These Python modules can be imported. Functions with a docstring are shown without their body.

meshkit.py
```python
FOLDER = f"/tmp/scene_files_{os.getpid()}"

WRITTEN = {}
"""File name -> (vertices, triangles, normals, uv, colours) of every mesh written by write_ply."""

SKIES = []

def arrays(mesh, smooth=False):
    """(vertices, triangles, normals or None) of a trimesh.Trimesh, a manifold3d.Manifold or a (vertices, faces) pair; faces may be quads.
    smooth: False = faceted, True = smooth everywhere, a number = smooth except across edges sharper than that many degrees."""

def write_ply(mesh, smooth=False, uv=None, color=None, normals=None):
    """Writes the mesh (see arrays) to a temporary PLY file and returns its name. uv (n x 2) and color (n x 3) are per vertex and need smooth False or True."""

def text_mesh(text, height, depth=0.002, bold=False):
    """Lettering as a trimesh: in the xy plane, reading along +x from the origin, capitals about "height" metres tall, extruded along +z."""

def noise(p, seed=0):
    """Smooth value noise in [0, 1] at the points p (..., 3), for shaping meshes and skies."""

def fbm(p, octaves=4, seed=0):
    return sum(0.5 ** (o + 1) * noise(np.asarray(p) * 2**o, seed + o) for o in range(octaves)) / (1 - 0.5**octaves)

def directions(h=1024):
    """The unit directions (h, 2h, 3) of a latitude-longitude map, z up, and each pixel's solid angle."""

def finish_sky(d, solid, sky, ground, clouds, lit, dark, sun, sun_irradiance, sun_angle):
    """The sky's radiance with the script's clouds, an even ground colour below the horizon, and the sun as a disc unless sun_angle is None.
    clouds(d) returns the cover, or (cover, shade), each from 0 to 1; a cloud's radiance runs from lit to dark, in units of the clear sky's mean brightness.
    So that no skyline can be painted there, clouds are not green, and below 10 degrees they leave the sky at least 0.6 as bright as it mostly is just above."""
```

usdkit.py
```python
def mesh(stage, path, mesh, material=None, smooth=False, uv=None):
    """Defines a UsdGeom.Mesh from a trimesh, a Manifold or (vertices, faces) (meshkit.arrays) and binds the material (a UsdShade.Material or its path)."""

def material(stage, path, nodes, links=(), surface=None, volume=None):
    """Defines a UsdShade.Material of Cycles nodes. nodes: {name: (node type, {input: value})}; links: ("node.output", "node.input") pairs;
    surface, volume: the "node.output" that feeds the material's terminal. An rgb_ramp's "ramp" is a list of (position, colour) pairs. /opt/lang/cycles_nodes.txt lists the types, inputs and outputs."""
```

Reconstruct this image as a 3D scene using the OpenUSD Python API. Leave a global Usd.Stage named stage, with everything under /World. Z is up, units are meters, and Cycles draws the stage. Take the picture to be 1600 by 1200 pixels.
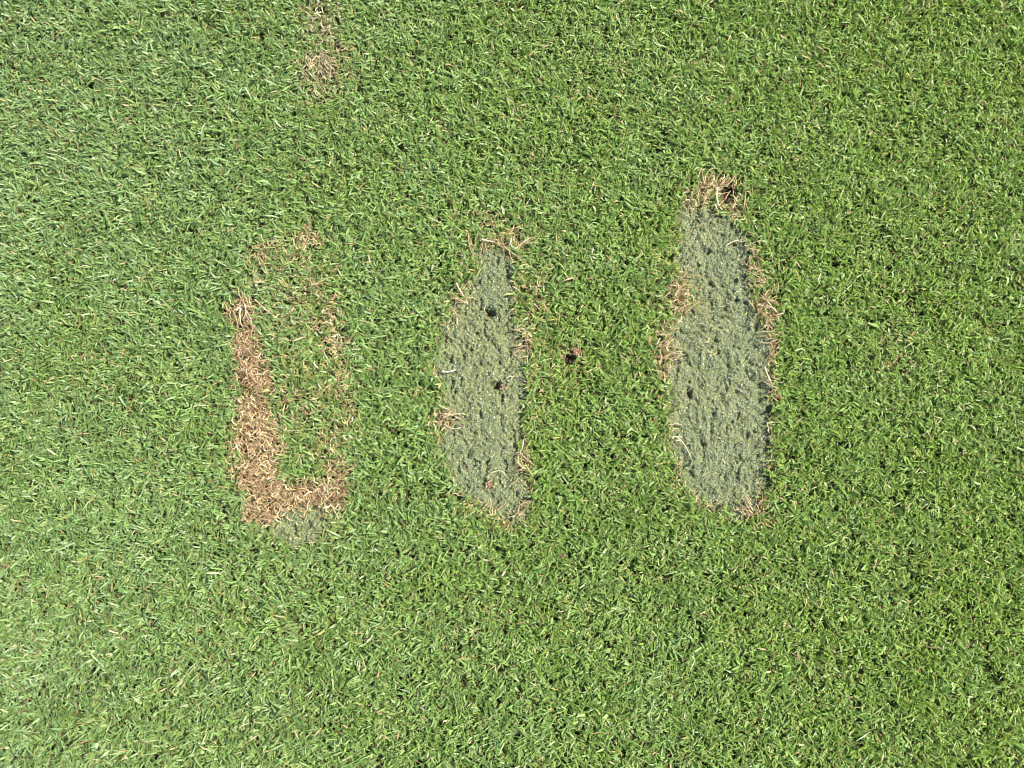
import math
import numpy as np
import shapely
from shapely.geometry import Polygon, Point, box
from shapely.ops import unary_union
import trimesh
import usdkit
import meshkit
from pxr import Usd, UsdGeom, UsdLux, UsdShade, Sdf, Gf, Vt

stage = Usd.Stage.CreateInMemory()
UsdGeom.SetStageUpAxis(stage, UsdGeom.Tokens.z)
UsdGeom.SetStageMetersPerUnit(stage, 1.0)
world = UsdGeom.Xform.Define(stage, '/World')
stage.SetDefaultPrim(world.GetPrim())
UsdGeom.Scope.Define(stage, '/World/Looks')
T = Sdf.ValueTypeNames

# ------------------------------------------------------------------ camera
TILT = math.radians(9.0)          # the lens looks almost straight down, tipped a little forward (+y)
HALF = math.radians(28.0)         # half the horizontal angle of view
CAM_H = 0.743
EXPOSURE = 1.95
cam = UsdGeom.Camera.Define(stage, '/World/camera')
cam.AddTranslateOp().Set(Gf.Vec3d(0, 0, CAM_H))
cam.AddRotateXOp().Set(math.degrees(TILT))
cam.CreateHorizontalApertureAttr(36.0)
cam.CreateVerticalApertureAttr(27.0)
cam.CreateFocalLengthAttr(18.0 / math.tan(HALF))
cam.CreateClippingRangeAttr(Gf.Vec2f(0.01, 500))
cam.CreateExposureAttr(EXPOSURE)

# ------------------------------------------------------------------ sky and sun
SUN_EL = math.radians(54.0)
SUN_DIR = np.array([math.cos(SUN_EL) * 0.976, math.cos(SUN_EL) * 0.216, math.sin(SUN_EL)])
sky_mat = usdkit.material(stage, '/World/Looks/sky_light', {
    'tex': ('sky_texture', {'sky_type': 'single_scattering', 'sun_disc': False, 'sun_elevation': SUN_EL,
                            'sun_rotation': math.atan2(SUN_DIR[0], SUN_DIR[1])}),
    'bg': ('background_shader', {'strength': 0.105})},
    [('tex.color', 'bg.color')], surface='bg.background')
dome = UsdLux.DomeLight.Define(stage, '/World/sky')
UsdShade.MaterialBindingAPI.Apply(dome.GetPrim()).Bind(sky_mat)
dome.GetPrim().SetCustomDataByKey('kind', 'structure')
sun = UsdLux.DistantLight.Define(stage, '/World/sun')
sun.CreateIntensityAttr(1.2)
sun.CreateAngleAttr(0.53)
sun.CreateNormalizeAttr(True)
sun.CreateColorAttr(Gf.Vec3f(1.0, 0.955, 0.88))
q = Gf.Rotation(Gf.Vec3d(0, 0, 1), Gf.Vec3d(*SUN_DIR)).GetQuat()
sun.AddOrientOp().Set(Gf.Quatf(q))


# ------------------------------------------------------------------ helpers
_names = {}


def numbered(name):
    k = _names.get(name, 0)
    _names[name] = k + 1
    return name if k == 0 else f'{name}_{k:03d}'


def tag(prim, label=None, cat=None, group=None, kind=None):
    p = prim.GetPrim() if hasattr(prim, 'GetPrim') else prim
    for k, v in (('label', label), ('category', cat), ('group', group), ('kind', kind)):
        if v:
            p.SetCustomDataByKey(k, v)
    return p


def thing(name, label, cat, loc=(0, 0, 0), group=None, kind=None):
    x = UsdGeom.Xform.Define(stage, '/World/' + numbered(name))
    x.AddTranslateOp().Set(Gf.Vec3d(*map(float, loc)))
    tag(x, label, cat, group, kind)
    return x


def put_mesh(path, v, f, mat, tint=None, smooth=False):
    m = usdkit.mesh(stage, path, (v, f), mat, smooth=smooth)
    if tint is not None:
        UsdGeom.PrimvarsAPI(m).CreatePrimvar('tint', T.Color3fArray, 'vertex').Set(
            Vt.Vec3fArray.FromNumpy(np.asarray(tint, np.float32)))
    return m


def child(parent, name, v, f, mat, tint=None, smooth=False, kind=None, label=None):
    base = parent.GetPath().AppendChild(numbered_child(parent, name))
    o = np.array(parent.GetPrim().GetAttribute('xformOp:translate').Get()) if parent.GetPrim().HasAttribute('xformOp:translate') else 0
    m = put_mesh(str(base), np.asarray(v) - o, f, mat, tint, smooth)
    tag(m, label=label, kind=kind)
    return m


_kids = {}


def numbered_child(parent, name):
    key = (str(parent.GetPath()), name)
    k = _kids.get(key, 0)
    _kids[key] = k + 1
    return name if k == 0 else f'{name}_{k:03d}'


def ground_at(px, py, z=0.0):
    """The point of the level z that stands at a place measured on the 1600 x 1200 photograph."""
    t = math.tan(HALF)
    x = (np.asarray(px, float) - 800) / 800 * t
    y = -(np.asarray(py, float) - 600) / 800 * t
    c, s = math.cos(TILT), math.sin(TILT)
    dx, dy, dz = x, y * c + s, y * s - c
    k = (z - CAM_H) / dz
    return np.stack([dx * k, dy * k], -1)


PX = 0.0005      # about half a millimetre per photograph pixel


def poly(points, z=0.0):
    a = np.array(points, float)
    return Polygon(ground_at(a[:, 0], a[:, 1], z)).buffer(0)


def nz(p, scale, seed=0, octaves=1):
    """Smooth noise 0..1 at plane points p, features about 'scale' metres across."""
    q3 = np.zeros((len(p), 3))
    ca, sa = math.cos(.6 + seed), math.sin(.6 + seed)
    q3[:, :2] = np.asarray(p)[:, :2] @ np.array([[ca, sa], [-sa, ca]]) / scale + 57.3
    q3[:, :2] += .6 * np.sin(q3[:, 1::-1] * 1.7 + seed)
    q3[:, 2] = seed * 7.31
    return meshkit.fbm(q3, octaves, seed) if octaves > 1 else meshkit.noise(q3, seed)


def sdist(geom, p):
    """Signed distance, positive outside."""
    pts = shapely.points(p[:, 0], p[:, 1])
    inside = shapely.contains_xy(geom, p[:, 0], p[:, 1])
    d = shapely.distance(geom, pts)
    e = shapely.distance(geom.boundary, pts)
    return np.where(inside, -e, d)


# ------------------------------------------------------------------ materials
def leaf_material(path, rough, translucent, spec, gain):
    return usdkit.material(stage, path, {
        'a': ('attribute', {'attribute': 'tint'}),
        'pos': ('geometry', {}),
        'n': ('noise_texture', {'scale': 900.0, 'detail': 2.0}),
        'r': ('rgb_ramp', {'ramp': [(0.3, (0.82, 0.82, 0.8)), (0.7, (1.15, 1.15, 1.12))]}),
        'mx': ('mix', {'mix_type': 'multiply', 'fac': 1.0}),
        'tc': ('mix', {'mix_type': 'multiply', 'fac': 1.0, 'color2': gain}),
        'p': ('principled_bsdf', {'roughness': rough, 'specular_ior_level': spec}),
        't': ('translucent_bsdf', {}),
        'm': ('mix_closure', {'fac': translucent})},
        [('pos.position', 'n.vector'), ('n.fac', 'r.fac'), ('a.color', 'mx.color1'), ('r.color', 'mx.color2'),
         ('mx.color', 'p.base_color'), ('mx.color', 'tc.color1'), ('tc.color', 't.color'),
         ('p.BSDF', 'm.closure1'), ('t.BSDF', 'm.closure2')], surface='m.closure')


M_LEAF = leaf_material('/World/Looks/grass_leaf', 0.48, 0.32, 0.36, (1.45, 1.5, 0.65))
M_STRAW = leaf_material('/World/Looks/dry_straw', 0.6, 0.15, 0.3, (1.1, 1.0, 0.9))

M_SAND = usdkit.material(stage, '/World/Looks/green_sand', {
    'a': ('attribute', {'attribute': 'tint'}),
    'pos': ('geometry', {}),
    'v': ('voronoi_texture', {'scale': 1100.0}),
    'sep': ('separate_color', {'color_type': 'rgb'}),
    'r': ('rgb_ramp', {'ramp': [(0.0, (0.45, 0.48, 0.45)), (0.25, (0.85, 0.88, 0.85)), (0.75, (1.1, 1.1, 1.05)), (0.95, (1.25, 1.25, 1.15)), (1.0, (1.9, 1.9, 1.7))]}),
    'mx': ('mix', {'mix_type': 'multiply', 'fac': 1.0}),
    'b': ('bump', {'strength': 0.6, 'distance': 0.0006}),
    'p': ('principled_bsdf', {'roughness': 0.75, 'specular_ior_level': 0.35})},
    [('pos.position', 'v.vector'), ('v.color', 'sep.color'), ('sep.r', 'r.fac'), ('a.color', 'mx.color1'), ('r.color', 'mx.color2'),
     ('mx.color', 'p.base_color'), ('v.distance', 'b.height'), ('b.normal', 'p.normal')], surface='p.BSDF')


def grain_material(name, col, spec=0.5, rough=0.45):
    return usdkit.material(stage, '/World/Looks/' + name, {'p': ('principled_bsdf', {'base_color': col, 'roughness': rough, 'specular_ior_level': spec})}, [], surface='p.BSDF')


M_GRAINS = [grain_material('grain_olive', (0.086, 0.098, 0.034)), grain_material('grain_grey', (0.072, 0.083, 0.035)),
            grain_material('grain_dark', (0.03, 0.042, 0.03)), grain_material('grain_pale', (0.19, 0.20, 0.12))]

M_SOIL = usdkit.material(stage, '/World/Looks/soil_and_far_turf', {
    'pos': ('geometry', {}),
    'n': ('noise_texture', {'scale': 260.0, 'detail': 4.0}),
    'r': ('rgb_ramp', {'ramp': [(0.3, (0.022, 0.016, 0.009)), (0.55, (0.05, 0.037, 0.02)), (0.75, (0.09, 0.07, 0.038))]}),
    'n2': ('noise_texture', {'scale': 38.0, 'detail': 8.0}),
    'r2': ('rgb_ramp', {'ramp': [(0.3, (0.035, 0.06, 0.016)), (0.5, (0.065, 0.10, 0.028)), (0.7, (0.095, 0.135, 0.045))]}),
    'len': ('vector_math', {'math_type': 'length'}),
    'far': ('map_range', {'from_min': 1.7, 'from_max': 2.1, 'to_min': 0.0, 'to_max': 1.0}),
    'mx': ('mix', {}),
    'b': ('bump', {'strength': 0.8, 'distance': 0.003}),
    'p': ('principled_bsdf', {'roughness': 0.9, 'specular_ior_level': 0.2})},
    [('pos.position', 'n.vector'), ('n.fac', 'r.fac'), ('pos.position', 'n2.vector'), ('n2.fac', 'r2.fac'),
     ('pos.position', 'len.vector1'), ('len.value', 'far.value'), ('far.result', 'mx.fac'), ('r.color', 'mx.color1'), ('r2.color', 'mx.color2'),
     ('mx.color', 'p.base_color'), ('n.fac', 'b.height'), ('b.normal', 'p.normal')], surface='p.BSDF')

M_ROOT = usdkit.material(stage, '/World/Looks/root_plug', {
    'pos': ('geometry', {}),
    'n': ('noise_texture', {'scale': 700.0, 'detail': 3.0}),
    'r': ('rgb_ramp', {'ramp': [(0.3, (0.03, 0.017, 0.009)), (0.5, (0.075, 0.046, 0.024)), (0.7, (0.16, 0.11, 0.062))]}),
    'p': ('principled_bsdf', {'roughness': 0.9, 'specular_ior_level': 0.2})},
    [('pos.position', 'n.vector'), ('n.fac', 'r.fac'), ('r.color', 'p.base_color')], surface='p.BSDF')

# ------------------------------------------------------------------ ground
GROUND_Z = -0.011
g = np.array([[-60, -60, GROUND_Z], [60, -60, GROUND_Z], [60, 60, GROUND_Z], [-60, 60, GROUND_Z]], float)
tag(put_mesh('/World/ground', g, np.array([[0, 1, 2], [0, 2, 3]]), M_SOIL), kind='structure')

# ------------------------------------------------------------------ shapes measured on the photograph
SAND_MIDDLE = poly([(747, 393), (770, 389), (794, 395), (803, 411), (798, 436), (795, 485), (805, 500), (812, 524), (828, 548), (823, 572), (816, 585),
                    (823, 610), (810, 633), (813, 671), (806, 705), (815, 741), (830, 766), (824, 795), (822, 808), (794, 810), (758, 797), (748, 778),
                    (722, 763), (711, 735), (694, 709), (693, 687), (709, 660), (696, 626), (701, 606), (689, 583), (686, 553), (698, 512), (714, 482),
                    (736, 468), (731, 442), (754, 431)])
SAND_RIGHT = poly([(1078, 325), (1116, 331), (1145, 340), (1155, 366), (1168, 390), (1161, 424), (1172, 455), (1177, 487), (1191, 516), (1201, 545),
                   (1198, 572), (1206, 595), (1198, 615), (1198, 642), (1201, 680), (1198, 720), (1193, 755), (1186, 780), (1176, 803), (1155, 802),
                   (1135, 789), (1095, 779), (1082, 757), (1072, 736), (1060, 712), (1050, 682), (1052, 655), (1052, 617), (1049, 583), (1058, 548),
                   (1048, 525), (1064, 500), (1088, 480), (1089, 445), (1064, 424), (1063, 400), (1071, 366), (1063, 339)])
SAND_SMALL = poly([(436, 806), (458, 798), (484, 800), (503, 806), (508, 822), (496, 838), (470, 846), (446, 842), (432, 826)])
SAND_TRACE = poly([(390, 434), (402, 416), (420, 420), (417, 440), (402, 458), (386, 452)])
SAND_MIDDLE, SAND_RIGHT = SAND_MIDDLE.buffer(.0012), SAND_RIGHT.buffer(.0015)
SAND_SMALL = SAND_SMALL.buffer(.003)
SANDS = unary_union([SAND_MIDDLE, SAND_RIGHT, SAND_SMALL, SAND_TRACE])
HOLES = [(1140, 303, 13, 17), (888, 561, 8, 7), (900, 551, 8, 8)]      # bare dark pits in the turf: px, py, rx, ry


def ell(cx, cy, rx, ry):
    c = ground_at(cx, cy)
    return c[0], c[1], rx * PX, ry * PX


def clear_of_holes(p):
    ok = np.ones(len(p), bool)
    for cx, cy, rx, ry in HOLES:
        x, y, a, b = ell(cx, cy, rx, ry)
        ok &= np.hypot((p[:, 0] - x) / a, (p[:, 1] - y) / b) > 1.0
    return ok


# dead-grass zones: centre, radii (photo pixels), strength
BROWN_LEFT = [(382, 490, 20, 30, .95), (389, 540, 25, 40, 1), (396, 590, 32, 40, 1), (397, 640, 27, 36, 1), (402, 690, 36, 36, 1), (406, 740, 36, 42, 1),
              (414, 785, 30, 32, 1), (446, 778, 34, 30, 1), (486, 772, 32, 26, .95), (521, 772, 24, 26, .85), (436, 705, 16, 16, .6), (531, 735, 20, 18, .55), (461, 800, 26, 16, .7)]
BROWN_LEFT_THIN = [(520, 490, 24, 32, .8), (525, 535, 22, 26, .7), (530, 600, 22, 70, .5), (545, 660, 24, 34, .5), (430, 390, 24, 18, .65), (408, 405, 20, 26, .65), (490, 375, 34, 18, .75), (455, 400, 40, 20, .45),
                   (470, 460, 65, 95, .30), (480, 620, 65, 120, .27), (520, 690, 34, 44, .5)]
BROWN_TOP = [(507, 106, 38, 66, .95), (502, 15, 38, 45, .5), (505, 50, 38, 40, .6), (540, 0, 14, 22, .5), (550, 130, 26, 30, .12)]
BROWN_FRINGE = [(792, 374, 46, 17, .7), (775, 345, 55, 22, .3), (715, 340, 14, 10, .35), (735, 410, 22, 30, .3), (716, 468, 14, 24, .45), (693, 500, 12, 30, .35),
                (690, 655, 18, 24, .7), (684, 585, 10, 12, .4), (824, 530, 12, 26, .5), (835, 470, 24, 66, .2), (825, 720, 14, 30, .4), (840, 620, 16, 50, .2),
                (790, 812, 40, 14, .4), (730, 790, 24, 22, .3),
                (1120, 290, 40, 20, .85), (1090, 310, 26, 16, .75), (1150, 325, 20, 20, .6), (1075, 335, 16, 16, .6), (1064, 465, 24, 36, .9), (1045, 520, 26, 22, .7), (1040, 555, 22, 34, .85), (1075, 400, 14, 40, .3),
                (1180, 420, 18, 34, .55), (1198, 485, 17, 46, .75), (1206, 540, 11, 30, .65), (1207, 605, 11, 36, .5), (1208, 670, 10, 26, .3),
                (1055, 672, 12, 26, .5), (1070, 745, 20, 24, .4), (1110, 790, 30, 12, .35), (1170, 795, 22, 16, .7), (1190, 800, 20, 20, .6), (1150, 790, 14, 16, .5),
                (1020, 480, 30, 80, .15), (890, 562, 40, 40, .2), (890, 575, 26, 16, .25), (1410, 545, 30, 60, .16), (1395, 570, 14, 14, .3), (720, 935, 14, 16, .5), (610, 905, 8, 8, .5)]


def zone(p, items, soft=1.0, seed=5):
    out = np.zeros(len(p))
    w = (nz(p, 0.006, seed) - .5) * .7 + (nz(p, 0.017, seed + 3) - .5) * .7
    for cx, cy, rx, ry, s in items:
        x, y, a, b = ell(cx, cy, rx, ry)
        d = np.hypot((p[:, 0] - x) / a, (p[:, 1] - y) / b) + w
        out = np.maximum(out, s * np.clip((1.25 - d) / (.5 * soft), 0, 1))
    return out


# ------------------------------------------------------------------ blades
def blades(base, az, length, width, tilt, bend, twist, col_base, col_tip, blunt, rng, stations=(0, .34, .68, 1.0), wave=0.0, flat=False):
    """Creased ribbons, one per row: returns vertices, faces and per-vertex colours."""
    n, S = len(base), len(stations)
    V = np.zeros((n, S, 3, 3))
    C = np.zeros((n, S, 3, 3))
    hx, hy = np.cos(az), np.sin(az)
    pos, prev, a = np.array(base, float), 0.0, np.array(az, float)
    prof = {0: .62, 1: 1.0, 2: .86}
    for i, t in enumerate(stations):
        dt = t - prev
        ang = tilt + bend * (t - dt / 2) ** 1.25 if i else tilt
        ang = np.minimum(ang, 1.95)
        aa = az + wave * np.sin(t * 5.0 + az * 3)
        tx, ty, tz = np.cos(aa) * np.sin(ang), np.sin(aa) * np.sin(ang), np.cos(ang)
        tang = np.stack([tx, ty, tz], 1)
        pos = pos + tang * (length * dt)[:, None]
        pos[:, 2] = np.maximum(pos[:, 2], base[:, 2] + .0003)
        prev = t
        side = np.stack([-np.sin(aa), np.cos(aa), 0 * aa], 1)
        nor = np.cross(tang, side)
        tw = twist * (0.35 + 0.65 * t)
        s2 = side * np.cos(tw)[:, None] + nor * np.sin(tw)[:, None]
        n2 = np.cross(tang, s2)
        f = np.interp(t, [0, .3, .65, 1.0], [.6, 1.0, .82, 0.0])
        w = width * (f if i < S - 1 else blunt)
        V[:, i, 0] = pos - s2 * (w / 2)[:, None]
        V[:, i, 1] = pos - n2 * (w * .16)[:, None]
        V[:, i, 2] = pos + s2 * (w / 2)[:, None]
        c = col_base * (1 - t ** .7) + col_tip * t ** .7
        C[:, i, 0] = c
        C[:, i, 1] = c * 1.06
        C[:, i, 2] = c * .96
    if flat:                                            # fine blades: no crease, half the triangles
        V, C = V[:, :, [0, 2]], C[:, :, [0, 2]]
        F = np.array([q for i in range(S - 1) for q in ((2 * i, 2 * i + 1, 2 * i + 3), (2 * i, 2 * i + 3, 2 * i + 2))])
        faces = (np.arange(n)[:, None, None] * (S * 2) + F[None]).reshape(-1, 3)
        return V.reshape(-1, 3), faces, C.reshape(-1, 3)
    F = []
    for i in range(S - 1):
        for k in range(2):
            p0, p1, p2, p3 = i * 3 + k, i * 3 + k + 1, i * 3 + k + 4, i * 3 + k + 3
            F += [(p0, p1, p2), (p0, p2, p3)]
    F = np.array(F)
    faces = (np.arange(n)[:, None, None] * (S * 3) + F[None]).reshape(-1, 3)
    return V.reshape(-1, 3), faces, C.reshape(-1, 3)


def pick(rng, n, choices, weights):
    w = np.array(weights, float)
    k = rng.choice(len(choices), n, p=w / w.sum())
    return np.array(choices, float)[k]


GREENS = [(0.078, 0.148, 0.025), (0.096, 0.170, 0.032), (0.115, 0.185, 0.046), (0.088, 0.160, 0.048), (0.128, 0.182, 0.040), (0.060, 0.122, 0.022), (0.138, 0.198, 0.070)]
GREEN_W = [3, 4, 3.5, 2.4, 1.6, 1.6, 1.4]
STRAW = [(0.29, 0.222, 0.120), (0.225, 0.152, 0.076), (0.37, 0.305, 0.19), (0.12, 0.070, 0.032), (0.24, 0.166, 0.088), (0.29, 0.200, 0.106)]
STRAW_W = [3, 3, 1.6, 1.6, 3, 2]
YELLOW = [(0.17, 0.17, 0.045), (0.22, 0.20, 0.07), (0.25, 0.20, 0.10), (0.15, 0.15, 0.04)]


def green_field(p, rng, per_cm2):
    """Rooting places and leaf directions: shoots of a few leaves each that fan out together."""
    x0, x1, y0, y1 = p
    area = (x1 - x0) * (y1 - y0) * 1e4
    shoots = int(area * per_cm2 / 4.0)
    c = np.stack([rng.uniform(x0, x1, shoots), rng.uniform(y0, y1, shoots)], 1)
    k = rng.integers(2, 7, shoots)
    idx = np.repeat(np.arange(shoots), k)
    n = len(idx)
    main = 2 * np.pi * 1.3 * nz(c, .045, 61, 2) + rng.normal(0, 1.9, shoots)
    base = c[idx] + rng.normal(0, .0008, (n, 2))
    az = main[idx] + rng.normal(0, .75, n)
    return base, az, idx, shoots


def make_green(region, per_cm2, seed, masks=True):
    rng = np.random.default_rng(seed)
    xy, az, idx, shoots = green_field(region, rng, per_cm2)
    keep = np.ones(len(xy), bool)
    n = len(xy)
    dead = np.zeros(n)
    thin = np.ones(n)
    yel = .05 + .09 * np.clip((nz(xy, .035, 2) - .55) * 3, 0, 1) + .10 * np.clip((nz(xy, .009, 12) - .66) * 4, 0, 1)
    if masks:
        keep &= clear_of_holes(xy) & clear_of_holes(xy + np.stack([np.cos(az), np.sin(az)], 1) * .004)
        tip = xy + np.stack([np.cos(az), np.sin(az)], 1) * .004
        ds = np.minimum(sdist(SANDS, xy), sdist(SANDS, tip) + .002) + (nz(xy, .006, 31) - .5) * .010 + rng.normal(0, .0013, n)
        keep &= ds > 0.0008
        zl, zt, zf, zb = zone(xy, BROWN_LEFT), zone(xy, BROWN_LEFT_THIN, 2.0), zone(xy, BROWN_TOP, 2.2), zone(xy, BROWN_FRINGE, 1.6)
        kill = np.maximum.reduce([zl * .93, zf * .66, zb * .60, zt * .38])
        keep &= rng.random(n) > kill
        near = np.clip(1 - ds / .010, 0, 1)
        yel = yel + .22 * near + .55 * np.maximum.reduce([zt, zf, zb, zl])
        px0 = ground_at(830, 480)
        yel += .16 * np.exp(-((xy[:, 0] - px0[0]) / .028) ** 2 - ((xy[:, 1] - px0[1]) / .08) ** 2)
    xy, az, idx, yel = xy[keep], az[keep], idx[keep], yel[keep]
    n = len(xy)
    vig = nz(xy, .02, 9)                               # vigour: patches of longer and shorter growth
    dz = np.maximum.reduce([zl, zf, zb, zt])[keep] if masks else 0
    L = (1 - .4 * dz) * rng.gamma(6, .0052 / 6, n).clip(.0022, .015) * (.78 + .44 * vig)
    W = rng.lognormal(math.log(.00108), .28, n).clip(.0005, .0023)
    tl = np.abs(rng.normal(.85, .32, n)).clip(.1, 1.4)
    bend = rng.normal(.45, .40, n).clip(-.2, 1.5)
    tw = rng.normal(0, .55, n)
    zb_ = rng.uniform(-.0050, .0030, n) - .0018 * (1 - vig)
    base = np.column_stack([xy, zb_])
    shoot_col = pick(rng, shoots, GREENS, GREEN_W)
    own = pick(rng, n, GREENS, GREEN_W)
    col = shoot_col[idx] * .55 + own * .45
    col *= rng.lognormal(0, .16, n)[:, None]
    hue = .6 * (nz(xy, .05, 21, 2) - .5) + np.clip((xy[:, 0] + .02) / .95, -.46, .38)      # random tone plus painted-in glare and sun backscatter: bluer left, purer green right
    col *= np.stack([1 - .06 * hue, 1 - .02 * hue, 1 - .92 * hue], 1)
    y = rng.random(n) < yel
    col[y] = pick(rng, y.sum(), YELLOW + STRAW, [3, 2.5, 2, 3, 1, 1, .9, .4, 1, 1]) * rng.lognormal(0, .15, y.sum())[:, None]
    W[y] *= rng.uniform(.4, .95, y.sum())
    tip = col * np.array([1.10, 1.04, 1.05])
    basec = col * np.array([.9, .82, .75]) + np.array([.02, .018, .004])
    bl = np.where(rng.random(n) < .35, rng.uniform(.3, .75, n), .04)
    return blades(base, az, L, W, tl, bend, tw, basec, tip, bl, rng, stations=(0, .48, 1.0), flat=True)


X0, X1, Y0, Y1 = -.44, .44, -.18, .46
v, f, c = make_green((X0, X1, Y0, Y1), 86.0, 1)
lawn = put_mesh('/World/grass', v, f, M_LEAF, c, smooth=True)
tag(lawn, 'short mown green turf of fine blades around the bare patches', 'grass', kind='stuff')
print('green triangles', len(f))

# low undergrowth: short dull stems and thatch between the leaves
rng = np.random.default_rng(4)
n = 115000
xy = np.column_stack([rng.uniform(X0, X1, n), rng.uniform(Y0, Y1, n)])
ok = sdist(SANDS, xy) > .001
ok &= clear_of_holes(xy)
xy = xy[ok]
n = len(xy)
col = pick(rng, n, [(.12, .12, .035), (.08, .115, .025), (.20, .16, .07), (.11, .07, .03), (.07, .12, .025)], [2, 3, 1.6, 1, 4]) * rng.lognormal(0, .2, n)[:, None]
v, f, c = blades(np.column_stack([xy, np.full(n, -.0095)]), rng.uniform(0, 6.283, n), rng.uniform(.005, .011, n), rng.uniform(.0010, .0020, n), rng.uniform(.3, 1.3, n), rng.normal(.2, .4, n),
                 rng.normal(0, .6, n), col * .8, col, np.full(n, .3), rng, stations=(0, .5, 1.0), flat=True)
tag(put_mesh('/World/thatch', v, f, M_STRAW, c, smooth=True), 'dull olive and brown stems lying between the green blades', 'thatch', kind='stuff')


# ------------------------------------------------------------------ turf beyond the picture: one small plot repeated
TW, TH = (X1 - X0) / 4, (Y1 - Y0) / 4
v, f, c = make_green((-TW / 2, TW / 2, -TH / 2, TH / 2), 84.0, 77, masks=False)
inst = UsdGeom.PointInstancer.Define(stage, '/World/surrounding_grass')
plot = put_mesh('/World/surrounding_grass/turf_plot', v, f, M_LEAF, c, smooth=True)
inst.CreatePrototypesRel().SetTargets([plot.GetPath()])
rng = np.random.default_rng(8)
pos, ori = [], []
for i in range(-7, 11):
    for j in range(-9, 13):
        if 0 <= i < 4 and 0 <= j < 4:
            continue
        pos.append((X0 + TW * (i + .5), Y0 + TH * (j + .5), 0))
        ori.append(Gf.Quath(1, 0, 0, 0) if rng.random() < .5 else Gf.Quath(0, 0, 0, 1))
inst.CreatePositionsAttr(Vt.Vec3fArray([Gf.Vec3f(*p) for p in pos]))
inst.CreateOrientationsAttr(Vt.QuathArray(ori))
inst.CreateProtoIndicesAttr(Vt.IntArray([0] * len(pos)))
tag(inst, 'green mown turf that carries on outside the picture', 'grass', kind='stuff')


# ------------------------------------------------------------------ sand-filled divots
GRAIN = []
for k in range(4):
    s = trimesh.creation.icosphere(subdivisions=1, radius=1.0)
    r_ = np.random.default_rng(50 + k)
    s.vertices *= (1 + r_.normal(0, .16, (len(s.vertices), 1)))
    s.vertices *= np.array([1, .85, .7])
    GRAIN.append((np.array(s.vertices), np.array(s.faces)))


def sand_height(p, geom, pits, seed, top):
    d = -sdist(geom, p)
    h = top + (nz(p, .030, seed, 3) - .5) * .0040 + (nz(p, .0065, seed + 1) - .5) * .0036 - np.abs(nz(p, .0042, seed + 2) - .5) * .0042 + .001 + (nz(p, .0021, seed + 4) - .5) * .0018
    h -= .0095 * np.clip(nz(p * np.array([1.0, .97]), .0040, seed + 6) - .64 + .25 * (nz(p, .016, seed + 7) - .5), 0, .3)
    for x, y, r, dep in pits:
        th = x * 9000 + y * 5000
        ex = 1.0 + .45 * math.sin(th)
        u = (p[:, 0] - x) * math.cos(th) + (p[:, 1] - y) * math.sin(th)
        w = -(p[:, 0] - x) * math.sin(th) + (p[:, 1] - y) * math.cos(th)
        near = (np.abs(u) < 4 * r) & (np.abs(w) < 4 * r)
        if near.any():
            q2 = ((u[near] * ex) ** 2 + (w[near] / ex) ** 2) / r ** 2
            q2 = q2 * (.45 + 1.1 * nz(p[near], .0016, seed + 5))
            h[near] -= dep * np.exp(-q2 ** 1.3)
    edge = np.clip((d + .009) / .005, 0, 1)
    return h * edge + (GROUND_Z + .001) * (1 - edge)


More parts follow.
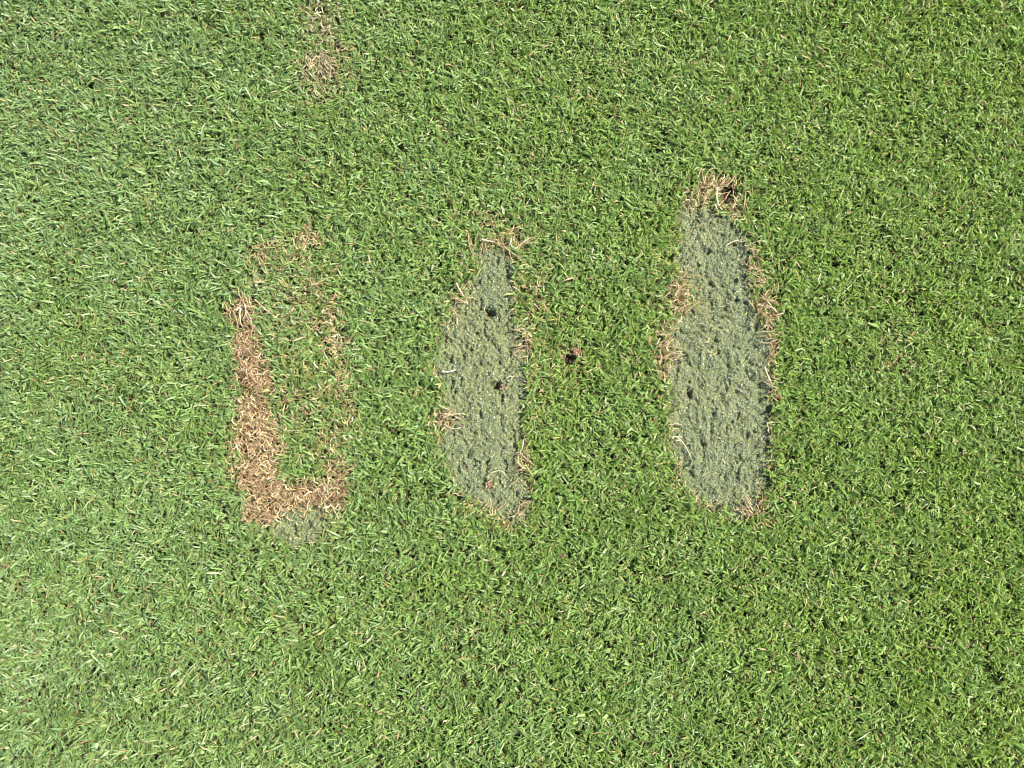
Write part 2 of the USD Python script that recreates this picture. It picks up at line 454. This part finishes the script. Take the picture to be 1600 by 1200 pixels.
def make_sand(parent, geom, seed, top=-.0026, named_pits=(), pit_density=.85):
    rng = np.random.default_rng(seed)
    x0, y0, x1, y1 = geom.buffer(.009).bounds
    step = .00075
    gx, gy = np.arange(x0, x1, step), np.arange(y0, y1, step)
    P = np.stack(np.meshgrid(gx, gy), -1).reshape(-1, 2)
    P = P + rng.uniform(-.25, .25, P.shape) * step
    count = int(geom.area * 1e4 * pit_density)
    pits = []
    while len(pits) < count:
        q = np.array([rng.uniform(x0, x1), rng.uniform(y0, y1)])
        if geom.contains(Point(q)):
            pits.append((q[0], q[1], rng.uniform(.0007, .0022) , rng.uniform(.0004, .0030)))
    for px, py, r, dep in named_pits:
        q = ground_at(px, py)
        pits.append((q[0], q[1], r, dep))
    d = sdist(geom, P)
    nx, ny = len(gx), len(gy)
    keep = (d < .009).reshape(ny, nx)
    h = sand_height(P, geom, pits, seed, top)
    h += rng.normal(0, .00048, len(h))
    idx = np.arange(nx * ny).reshape(ny, nx)
    q4 = keep[:-1, :-1] & keep[1:, :-1] & keep[:-1, 1:] & keep[1:, 1:]
    a, b, c_, e = idx[:-1, :-1][q4], idx[:-1, 1:][q4], idx[1:, 1:][q4], idx[1:, :-1][q4]
    F = np.concatenate([np.stack([a, b, c_], 1), np.stack([a, c_, e], 1)])
    used = np.unique(F)
    remap = np.full(nx * ny, -1)
    remap[used] = np.arange(len(used))
    V = np.column_stack([P, h])[used]
    base = pick(rng, len(used), [(.071, .084, .033), (.082, .095, .037), (.061, .075, .034), (.097, .106, .042), (.038, .046, .021), (.120, .128, .068)], [4, 4, 3, 2, 2, 1])
    t = nz(V, .02, seed + 9, 2)[:, None]
    base = base * (.92 + .2 * t) * np.where(t > .5, np.array([[1.03, 1.0, .93]]), np.array([[.97, 1.0, 1.02]]))
    base *= np.array([.90, .885, .77])
    child(parent, 'sand_fill', V, remap[F], M_SAND, base, smooth=True)
    # loose grains lying on it
    ng = int(geom.area * 1e4 * 52)
    pts = np.column_stack([rng.uniform(x0, x1, ng * 3), rng.uniform(y0, y1, ng * 3)])
    pts = pts[shapely.contains_xy(geom, pts[:, 0], pts[:, 1])]
    z = sand_height(pts, geom, pits, seed, top)
    sc = rng.lognormal(math.log(.00043), .32, len(pts)).clip(.0002, .0010)
    path = parent.GetPath().AppendChild('sand_grain')
    pi = UsdGeom.PointInstancer.Define(stage, path)
    targets = []
    for k in range(4):
        put_mesh(str(path.AppendChild(['olive_grain', 'grey_grain', 'dark_grain', 'pale_grain'][k])), GRAIN[k][0], GRAIN[k][1], M_GRAINS[k], smooth=False)
        targets.append(path.AppendChild(['olive_grain', 'grey_grain', 'dark_grain', 'pale_grain'][k]))
    pi.CreatePrototypesRel().SetTargets(targets)
    o = np.array(parent.GetPrim().GetAttribute('xformOp:translate').Get())
    pp = np.column_stack([pts, z + sc * .35]) - o
    pi.CreatePositionsAttr(Vt.Vec3fArray.FromNumpy(pp.astype(np.float32)))
    pi.CreateScalesAttr(Vt.Vec3fArray.FromNumpy(np.repeat(sc[:, None], 3, 1).astype(np.float32)))
    ang = rng.uniform(0, math.pi, len(pts))
    pi.CreateOrientationsAttr(Vt.QuathArray([Gf.Quath(float(math.cos(t_)), 0, 0, float(math.sin(t_))) for t_ in ang]))
    pi.CreateProtoIndicesAttr(Vt.IntArray([int(k) for k in rng.choice(4, len(pts), p=[.44, .32, .18, .06])]))
    tag(pi, kind='stuff')
    # clippings and bits of dead leaf that blew onto it
    nc = int(geom.area * 1e4 * .9)
    cp = np.column_stack([rng.uniform(x0, x1, nc * 3), rng.uniform(y0, y1, nc * 3)])
    dd = -sdist(geom, cp)
    cp = cp[(dd > -.004) & (rng.random(len(cp)) < .18 + .8 * np.exp(-np.maximum(dd, 0) / .006))]
    m_ = len(cp)
    cz = np.maximum(sand_height(cp, geom, pits, seed, top), -.008) + .0004
    cc = pick(rng, m_, STRAW + YELLOW, STRAW_W + [2, 1, 1, 2]) * rng.lognormal(0, .3, m_)[:, None]
    v_, f_, c_ = blades(np.column_stack([cp, cz]), rng.uniform(0, 6.283, m_), rng.uniform(.0015, .006, m_), rng.uniform(.0003, .0010, m_), rng.uniform(1.35, 1.55, m_), rng.normal(0, .15, m_),
                        rng.normal(0, .4, m_), cc * .9, cc, np.full(m_, .3), rng, stations=(0, .5, 1.0), wave=.5)
    child(parent, 'clippings', v_, f_, M_STRAW, c_, smooth=True, kind='stuff')
    return pits


def centre(geom, z=0.0):
    return (geom.centroid.x, geom.centroid.y, z)


mid = thing('sand_filled_divot', 'narrower middle bare strip filled with green-grey sand, two brown root plugs in it', 'divot', centre(SAND_MIDDLE))
make_sand(mid, SAND_MIDDLE, 101, named_pits=[(762, 487, .0042, .011), (774, 602, 0.0036, 0.009), (755, 752, 0.0019, 0.0042), (704, 608, 0.0014, 0.0035), (712, 610, 0.0011, 0.0028), (702, 531, 0.0014, 0.0028), (714, 560, 0.0014, 0.0028), (794, 430, 0.0019, 0.0035)], pit_density=.35)
right = thing('sand_filled_divot', 'larger right bare strip filled with pitted green-grey sand, a dark hole at its top', 'divot', centre(SAND_RIGHT))
make_sand(right, SAND_RIGHT, 202, named_pits=[(1078, 614, 0.0024, 0.0042), (1100, 695, 0.0022, 0.0049), (1108, 393, 0.0016, 0.0035), (1092, 414, 0.0015, 0.0035), (1111, 442, 0.0021, 0.0035), (1150, 437, 0.0019, 0.0035), (1151, 468, 0.0017, 0.0035),
                                                 (1165, 472, 0.0019, 0.0042), (1086, 518, 0.0019, 0.0028), (1126, 512, 0.0016, 0.0028), (1150, 694, 0.0016, 0.0035), (1170, 680, 0.0019, 0.0035), (1134, 748, 0.0019, 0.0035), (1185, 712, 0.0019, 0.0042)], pit_density=.45, top=-.0034)


# ------------------------------------------------------------------ dead straw
def straw_mesh(xy, rng, z0=-.0005, lmin=.0035, lmax=.0092, wmin=.0003, wmax=.00095, cols=STRAW, weights=STRAW_W):
    n = len(xy)
    col = pick(rng, n, cols, weights) * rng.lognormal(0, .34, n)[:, None]
    base = np.column_stack([xy, rng.uniform(z0 - .002, z0 + .003, n)])
    return blades(base, rng.uniform(0, 6.283, n), rng.uniform(lmin, lmax, n), rng.uniform(wmin, wmax, n), rng.normal(1.0, .3, n).clip(.2, 1.5), rng.normal(.45, .7, n),
                  rng.normal(0, .8, n), col * np.array([.8, .75, .7]), col * 1.08, np.full(n, .25), rng, wave=.7)


def zone_points(rng, items, per_cm2, soft, power=1.0):
    a = np.array([[*ell(cx, cy, rx, ry)] for cx, cy, rx, ry, s in items])
    x0, x1 = (a[:, 0] - 1.5 * a[:, 2]).min(), (a[:, 0] + 1.5 * a[:, 2]).max()
    y0, y1 = (a[:, 1] - 1.5 * a[:, 3]).min(), (a[:, 1] + 1.5 * a[:, 3]).max()
    n = int((x1 - x0) * (y1 - y0) * 1e4 * per_cm2)
    p = np.column_stack([rng.uniform(x0, x1, n), rng.uniform(y0, y1, n)])
    return p[(rng.random(n) < zone(p, items, soft) ** power) & clear_of_holes(p)]


rng = np.random.default_rng(11)
loc = ground_at(450, 600)
sod = thing('dead_sod_patch', 'U-shaped band of dead tan-brown turf round a green middle, leftmost of the strips', 'dead turf', (loc[0], loc[1], 0))
p = zone_points(rng, BROWN_LEFT, 100, 1.5)
p = p[rng.random(len(p)) < .5 + 1.2 * (nz(p, .006, 71) - .25)]
p = p[sdist(SAND_SMALL, p) > -.007 * rng.random(len(p)) ** 2]
v, f, c = straw_mesh(p, rng, weights=[2.6, 4, 1.5, 2.8, 3, 3.4])
child(sod, 'dead_straw', v, f, M_STRAW, c, smooth=True, kind='stuff')
p = zone_points(rng, BROWN_LEFT_THIN, 46, 2.0)
v, f, c = straw_mesh(p, rng, cols=STRAW + YELLOW, weights=STRAW_W + [1, 1, 1, 1])
child(sod, 'withered_blades', v, f, M_STRAW, c, smooth=True, kind='stuff')

loc = ground_at(476, 822)
small = thing('sand_spot', 'small grey-green sand spot at the bottom of the dead brown sod', 'sand', (loc[0], loc[1], 0))
make_sand(small, SAND_SMALL, 303, top=-.0025, pit_density=.35)
loc = ground_at(402, 436)
trace = thing('sand_spot', 'tiny grey sand spot showing at the upper left corner of the dead sod', 'sand', (loc[0], loc[1], 0))
make_sand(trace, SAND_TRACE, 304, top=-.003, pit_density=.35)

loc = ground_at(505, 90)
worn = thing('withered_grass_patch', 'thin straw-coloured withered patch in the turf at the top edge', 'dead turf', (loc[0], loc[1], 0))
p = zone_points(rng, BROWN_TOP, 42, 2.6)
v, f, c = straw_mesh(p, rng, lmin=.004, lmax=.010, wmax=.0010, cols=STRAW + [(.21, .19, .115), (.15, .14, .07)], weights=[1, .6, 2, .4, 1, .6, 5, 4])
child(worn, 'withered_blades', v, f, M_STRAW, c, smooth=True, kind='stuff')

# dead fringe round each sand strip belongs to that strip's turf edge
fr_mid = [z for z in BROWN_FRINGE if z[0] < 870 and z[1] < 850]
fr_right = [z for z in BROWN_FRINGE if 1020 < z[0] < 1300]
fr_rest = [z for z in BROWN_FRINGE if z not in fr_mid and z not in fr_right]
for parent, items in ((mid, fr_mid), (right, fr_right)):
    p = zone_points(rng, items, 44, 1.8, 1.3)
    p = p[sdist(SANDS, p) > -.0012]
    v, f, c = straw_mesh(p, rng, lmin=.004, lmax=.010, cols=STRAW + YELLOW[:3], weights=STRAW_W + [1.2, 1.2, 1.2])
    child(parent, 'dead_fringe', v, f, M_STRAW, c, smooth=True, kind='stuff')


# ------------------------------------------------------------------ single strands: stolons and straws that can be told apart
def tube(points, r0, r1, sides=5):
    pts = np.array(points, float)
    # smooth the polyline (Catmull-Rom)
    out = []
    ext = np.vstack([2 * pts[0] - pts[1], pts, 2 * pts[-1] - pts[-2]])
    for i in range(1, len(ext) - 2):
        for t in np.linspace(0, 1, 4, endpoint=False):
            a, b, c_, d = ext[i - 1:i + 3]
            out.append(.5 * (2 * b + (c_ - a) * t + (2 * a - 5 * b + 4 * c_ - d) * t * t + (3 * b - a - 3 * c_ + d) * t ** 3))
    out.append(pts[-1])
    pts = np.array(out)
    n = len(pts)
    tg = np.gradient(pts, axis=0)
    tg /= np.linalg.norm(tg, axis=1, keepdims=True) + 1e-12
    up = np.array([.05, .03, 1.0])
    s = np.cross(tg, up)
    s /= np.linalg.norm(s, axis=1, keepdims=True) + 1e-9
    u = np.cross(s, tg)
    rad = np.linspace(r0, r1, n) * (1 + .25 * np.sin(np.linspace(0, 17, n)))
    a = np.linspace(0, 2 * math.pi, sides, endpoint=False)
    V = pts[:, None] + rad[:, None, None] * (np.cos(a)[None, :, None] * s[:, None] + .6 * np.sin(a)[None, :, None] * u[:, None])
    F = []
    for i in range(n - 1):
        for k in range(sides):
            k2 = (k + 1) % sides
            F += [(i * sides + k, i * sides + k2, (i + 1) * sides + k2), (i * sides + k, (i + 1) * sides + k2, (i + 1) * sides + k)]
    for k in range(1, sides - 1):
        F += [(0, k + 1, k), ((n - 1) * sides, (n - 1) * sides + k, (n - 1) * sides + k + 1)]
    return V.reshape(-1, 3), np.array(F)


def strand(px_points, z, r, colour, rng, name, label, cat, group=None):
    """A single straw along points of the photograph; z is a height or one height per point."""
    zz = np.broadcast_to(np.asarray(z, float), (len(px_points),))
    pts = [np.append(ground_at(px, py, h), h) for (px, py), h in zip(px_points, zz)]
    v, f = tube(pts, r * .78, r * .4)
    path = '/World/' + numbered(name)
    col = np.array(colour) * rng.lognormal(0, .12, (len(v), 1))
    m = put_mesh(path, v, f, M_STRAW, col, smooth=True)
    tag(m, label, cat, group)


PALE, TAN, RUST, OLIVE = (.32, .26, .16), (.23, .165, .085), (.18, .10, .045), (.12, .17, .05)
rng = np.random.default_rng(21)
for pts, z, r, colr, label in [
    ([(1121, 292), (1120, 308), (1124, 322), (1130, 329)], (.006, .005, .003, .001), .0011, PALE, 'thick pale curved stolon beside the dark hole at the top of the right strip'),
    ([(1117, 318), (1122, 330), (1131, 336), (1147, 335), (1156, 330)], (.002, .001, .001, .002, .004), .0007, PALE, 'pale strand curling under the dark hole along the right strip top edge'),
    ([(1134, 384), (1144, 378), (1152, 376), (1160, 378), (1167, 374)], (.001, .003, .003, .004, .006), .0007, PALE, 'pale knobbly strand reaching from the right edge over the upper sand of the right strip'),
    ([(1163, 383), (1168, 384), (1174, 378)], (.003, .004, .006), .0006, PALE, 'short pale straw at the upper right edge of the right strip'),
    ([(1087, 354), (1095, 351), (1101, 348)], (.001, .002, .003), .0006, TAN, 'short tan straw lying on the sand near the top of the right strip'),
    ([(1056, 682), (1064, 688), (1071, 697), (1078, 711), (1081, 719)], (.004, .003, .001, .001, .001), .0006, PALE, 'long thin straw arching over the lower left sand of the right strip'),
    ([(1050, 684), (1056, 682), (1066, 683)], (.006, .005, .004), .0008, PALE, 'pale bent strand on the lower left edge of the right strip'),
    ([(1047, 664), (1056, 662), (1066, 664)], (.006, .005, .003), .0007, TAN, 'straight pale strand crossing the left edge of the right strip'),
    ([(1195, 573), (1200, 587), (1206, 600), (1207, 604)], (.005, .004, .003, .002), .0008, PALE, 'pale drooping strand halfway down the right edge of the right strip'),
    ([(1188, 534), (1199, 536), (1211, 531)], (.003, .005, .007), .0006, PALE, 'pale horizontal straw sticking out of the right edge of the right strip'),
    ([(691, 580), (700, 581), (712, 578)], (.003, .004, .003), .0009, (.42, .38, .28), 'white straw lying at the left edge of the middle strip'),
    ([(762, 749), (765, 742), (772, 737), (784, 736), (792, 744)], (.001, .004, .006, .005, .001), .0006, PALE, 'thin pale arch of root over the lower root plug in the middle strip'),
    ([(818, 687), (816, 700), (813, 708), (822, 716), (834, 726)], (.006, .004, .002, .003, .006), .0008, PALE, 'forked pale strand on the lower right edge of the middle strip'),
    ([(791, 591), (797, 588), (803, 589)], (.002, .003, .003), .0007, PALE, 'short pale straw beside the upper root plug of the middle strip'),
    ([(797, 757), (803, 754), (810, 748)], (.001, .002, .003), .0006, TAN, 'tan straw in the lower sand of the middle strip'),
    ([(713, 442), (718, 453), (725, 463)], (.007, .005, .002), .0009, PALE, 'pale straw on the upper left edge of the middle strip'),
    ([(708, 484), (712, 490), (715, 500)], (.006, .004, .002), .0008, TAN, 'tan straw hanging over the left edge of the middle strip'),
    ([(753, 374), (762, 376), (772, 378)], (.006, .006, .005), .001, PALE, 'stout pale straw across the top of the middle strip'),
    ([(799, 372), (798, 382), (806, 388), (815, 380), (832, 370)], (.008, .006, .004, .004, .007), .0009, PALE, 'pale looped strand at the top right corner of the middle strip'),
    ([(758, 478), (757, 484), (759, 490)], (.001, .003, .001), .0005, PALE, 'fine pale root across the black hole in the middle strip'),
    ([(744, 432), (752, 420), (760, 413)], (.006, .007, .007), .0010, OLIVE, 'green blade leaning over the upper left sand of the middle strip'),
    ([(1078, 727), (1088, 722), (1097, 712)], (.002, .004, .006), .0010, OLIVE, 'green blade standing in the lower left sand of the right strip'),
    ([(1153, 786), (1160, 775), (1172, 764)], (.004, .007, .008), .0010, OLIVE, 'green blade reaching over the bottom sand of the right strip'),
    ([(364, 486), (369, 497), (372, 510)], (.006, .008, .007), .0008, TAN, 'tan straw standing at the upper left corner of the dead sod'),
    ([(382, 474), (384, 488), (379, 500)], (.007, .008, .006), .0007, PALE, 'pale straw in the upper left tuft of the dead sod'),
]:
    strand(pts, z, r, colr, rng, 'straw_strand' if colr is not OLIVE else 'grass_blade', label, 'straw' if colr is not OLIVE else 'grass blade')


# ------------------------------------------------------------------ tufts of dead runners at the turf edges, strand by strand
def tuft(px, py, spread, heading, count, length, label, colours, seed, z=.004):
    rng = np.random.default_rng(seed)
    c0 = ground_at(px, py)
    t = thing('dry_runner_tuft', label, 'dry tuft', (c0[0], c0[1], 0))
    for k in range(count):
        b = c0 + rng.normal(0, 1, 2) * np.array(spread) * PX
        a = heading + rng.normal(0, .6)
        Lk = length * PX * rng.lognormal(-.45, .35)
        curl = rng.normal(0, .9)
        pts, p, ang = [], np.array([b[0], b[1], z + rng.uniform(-.003, .001)]), a
        rise = rng.uniform(.1, .5)
        for i in range(4):
            pts.append(p.copy())
            slope = rise - .42 * i
            p = p + Lk / 3 * np.array([math.cos(ang) * math.cos(slope), math.sin(ang) * math.cos(slope), math.sin(slope) * .8])
            p[2] = max(p[2], -.0005)
            ang += curl / 3
        v, f = tube(pts, rng.lognormal(math.log(.00034), .35), .0002, sides=4)
        col = np.array(colours[rng.integers(len(colours))]) * rng.lognormal(0, .15)
        child(t, 'runner', v, f, M_STRAW, np.tile(col, (len(v), 1)), smooth=True)


PAL = [PALE, TAN, (.33, .25, .145), (.22, .145, .07), (.16, .10, .05)]
BRN = [TAN, RUST, (.24, .15, .075), (.32, .235, .135)]
tuft(1060, 464, (11, 17), 0.6, 24, 36, 'pale bleached runners on the upper left edge of the right sand strip', PAL, 1)
tuft(1042, 556, (9, 15), 0.4, 20, 34, 'tan and white runners on the left edge of the right strip, halfway down', PAL, 2)
tuft(1102, 292, (15, 9), 0.9, 24, 36, 'brown runners arched over the top end of the right sand strip', BRN, 3)
tuft(1150, 326, (9, 6), 2.2, 10, 30, 'small brown tuft below the dark hole at the top of the right strip', BRN, 4)
tuft(1192, 420, (8, 18), 2.7, 13, 30, 'sparse dry runners on the upper right edge of the right strip', PAL, 5)
tuft(1206, 490, (8, 20), 2.8, 22, 34, 'thick rust and tan runners bulging from the right edge of the right strip', BRN + PAL, 6)
tuft(1213, 600, (6, 18), 2.9, 12, 28, 'thin brown runners on the lower right edge of the right strip', BRN, 7)
tuft(690, 652, (7, 8), -.2, 20, 36, 'fan of pale runners on the lower left edge of the middle sand strip', PAL, 8)
tuft(784, 376, (26, 7), -1.5, 26, 34, 'row of tan runners across the top end of the middle sand strip', BRN + PAL, 9)
tuft(826, 722, (6, 14), 2.9, 14, 34, 'straggling runners on the lower right edge of the middle sand strip', PAL, 10)
tuft(822, 530, (6, 16), 3.0, 12, 30, 'rusty runners on the right edge of the middle sand strip', BRN, 11)
tuft(712, 476, (6, 16), -.4, 12, 30, 'few pale runners on the upper left edge of the middle sand strip', PAL, 12)
tuft(376, 484, (9, 14), -1.2, 26, 46, 'upright tan tuft at the upper left corner of the dead brown sod', BRN + PAL, 13)
tuft(1180, 796, (12, 8), 2.0, 16, 32, 'brown runners at the bottom right end of the right sand strip', BRN, 14)
tuft(795, 800, (18, 6), 1.2, 14, 30, 'pale runners at the bottom end of the middle sand strip', PAL, 15)
tuft(505, 785, (16, 12), 1.2, 20, 36, 'pale flattened runners at the bottom right of the dead brown sod', PAL, 16)


# ------------------------------------------------------------------ crumbs of soil lying in the turf
rng = np.random.default_rng(33)
near = np.vstack([ground_at(898, 553) + rng.normal(0, .012, (60, 2)), np.column_stack([rng.uniform(X0, X1, 420), rng.uniform(Y0, Y1, 420)])])
near = near[sdist(SANDS, near) > .003]
cv, cf = [], []
for k, q0 in enumerate(near):
    gv, gf = GRAIN[k % 4]
    cf.append(gf + sum(len(a) for a in cv))
    cv.append(gv * rng.lognormal(math.log(.0009), .4) + np.array([q0[0], q0[1], rng.uniform(-.003, .0025)]))
tag(put_mesh('/World/soil_crumbs', np.vstack(cv), np.vstack(cf), M_ROOT), 'small brown crumbs of soil scattered among the green blades', 'soil', kind='stuff')


# ------------------------------------------------------------------ small plugs of root and soil
def plug(px, py, z, r, label, seed):
    rng = np.random.default_rng(seed)
    c0 = ground_at(px, py, z)
    t = thing('root_plug', label, 'root plug', (c0[0], c0[1], 0))
    s = trimesh.creation.icosphere(subdivisions=3, radius=r)
    V = np.array(s.vertices)
    V *= (1 + (meshkit.fbm(V / r * 2.2 + seed * 3, 3) - .5) * .8)[:, None]
    V *= np.array([1, 1, .75])
    child(t, 'soil_core', V + np.array([c0[0], c0[1], z]), s.faces, M_ROOT, smooth=True)
    for k in range(8):
        a, e = rng.uniform(0, 6.283), rng.uniform(.1, 1.2)
        d = np.array([math.cos(a) * math.cos(e), math.sin(a) * math.cos(e), math.sin(e)])
        p0 = np.array([c0[0], c0[1], z]) + d * r * .8
        p1 = p0 + d * r * .4 + rng.normal(0, r * .3, 3)
        p2 = p1 + rng.normal(0, r * .6, 3)
        v, f = tube([p0, p1, p2], .00035, .0002, sides=4)
        child(t, 'root_hair', v, f, M_STRAW, np.tile(np.array([RUST, TAN, PALE][k % 3]), (len(v), 1)), smooth=True)


plug(900, 550, -.0005, .0040, 'brown root plug with a dark hole beside it in the green turf between the strips', 1)
plug(785, 606, -.003, .0027, 'brown root plug halfway down the middle sand strip', 2)
plug(763, 757, -.0025, .0028, 'brown root plug near the bottom of the middle sand strip', 3)
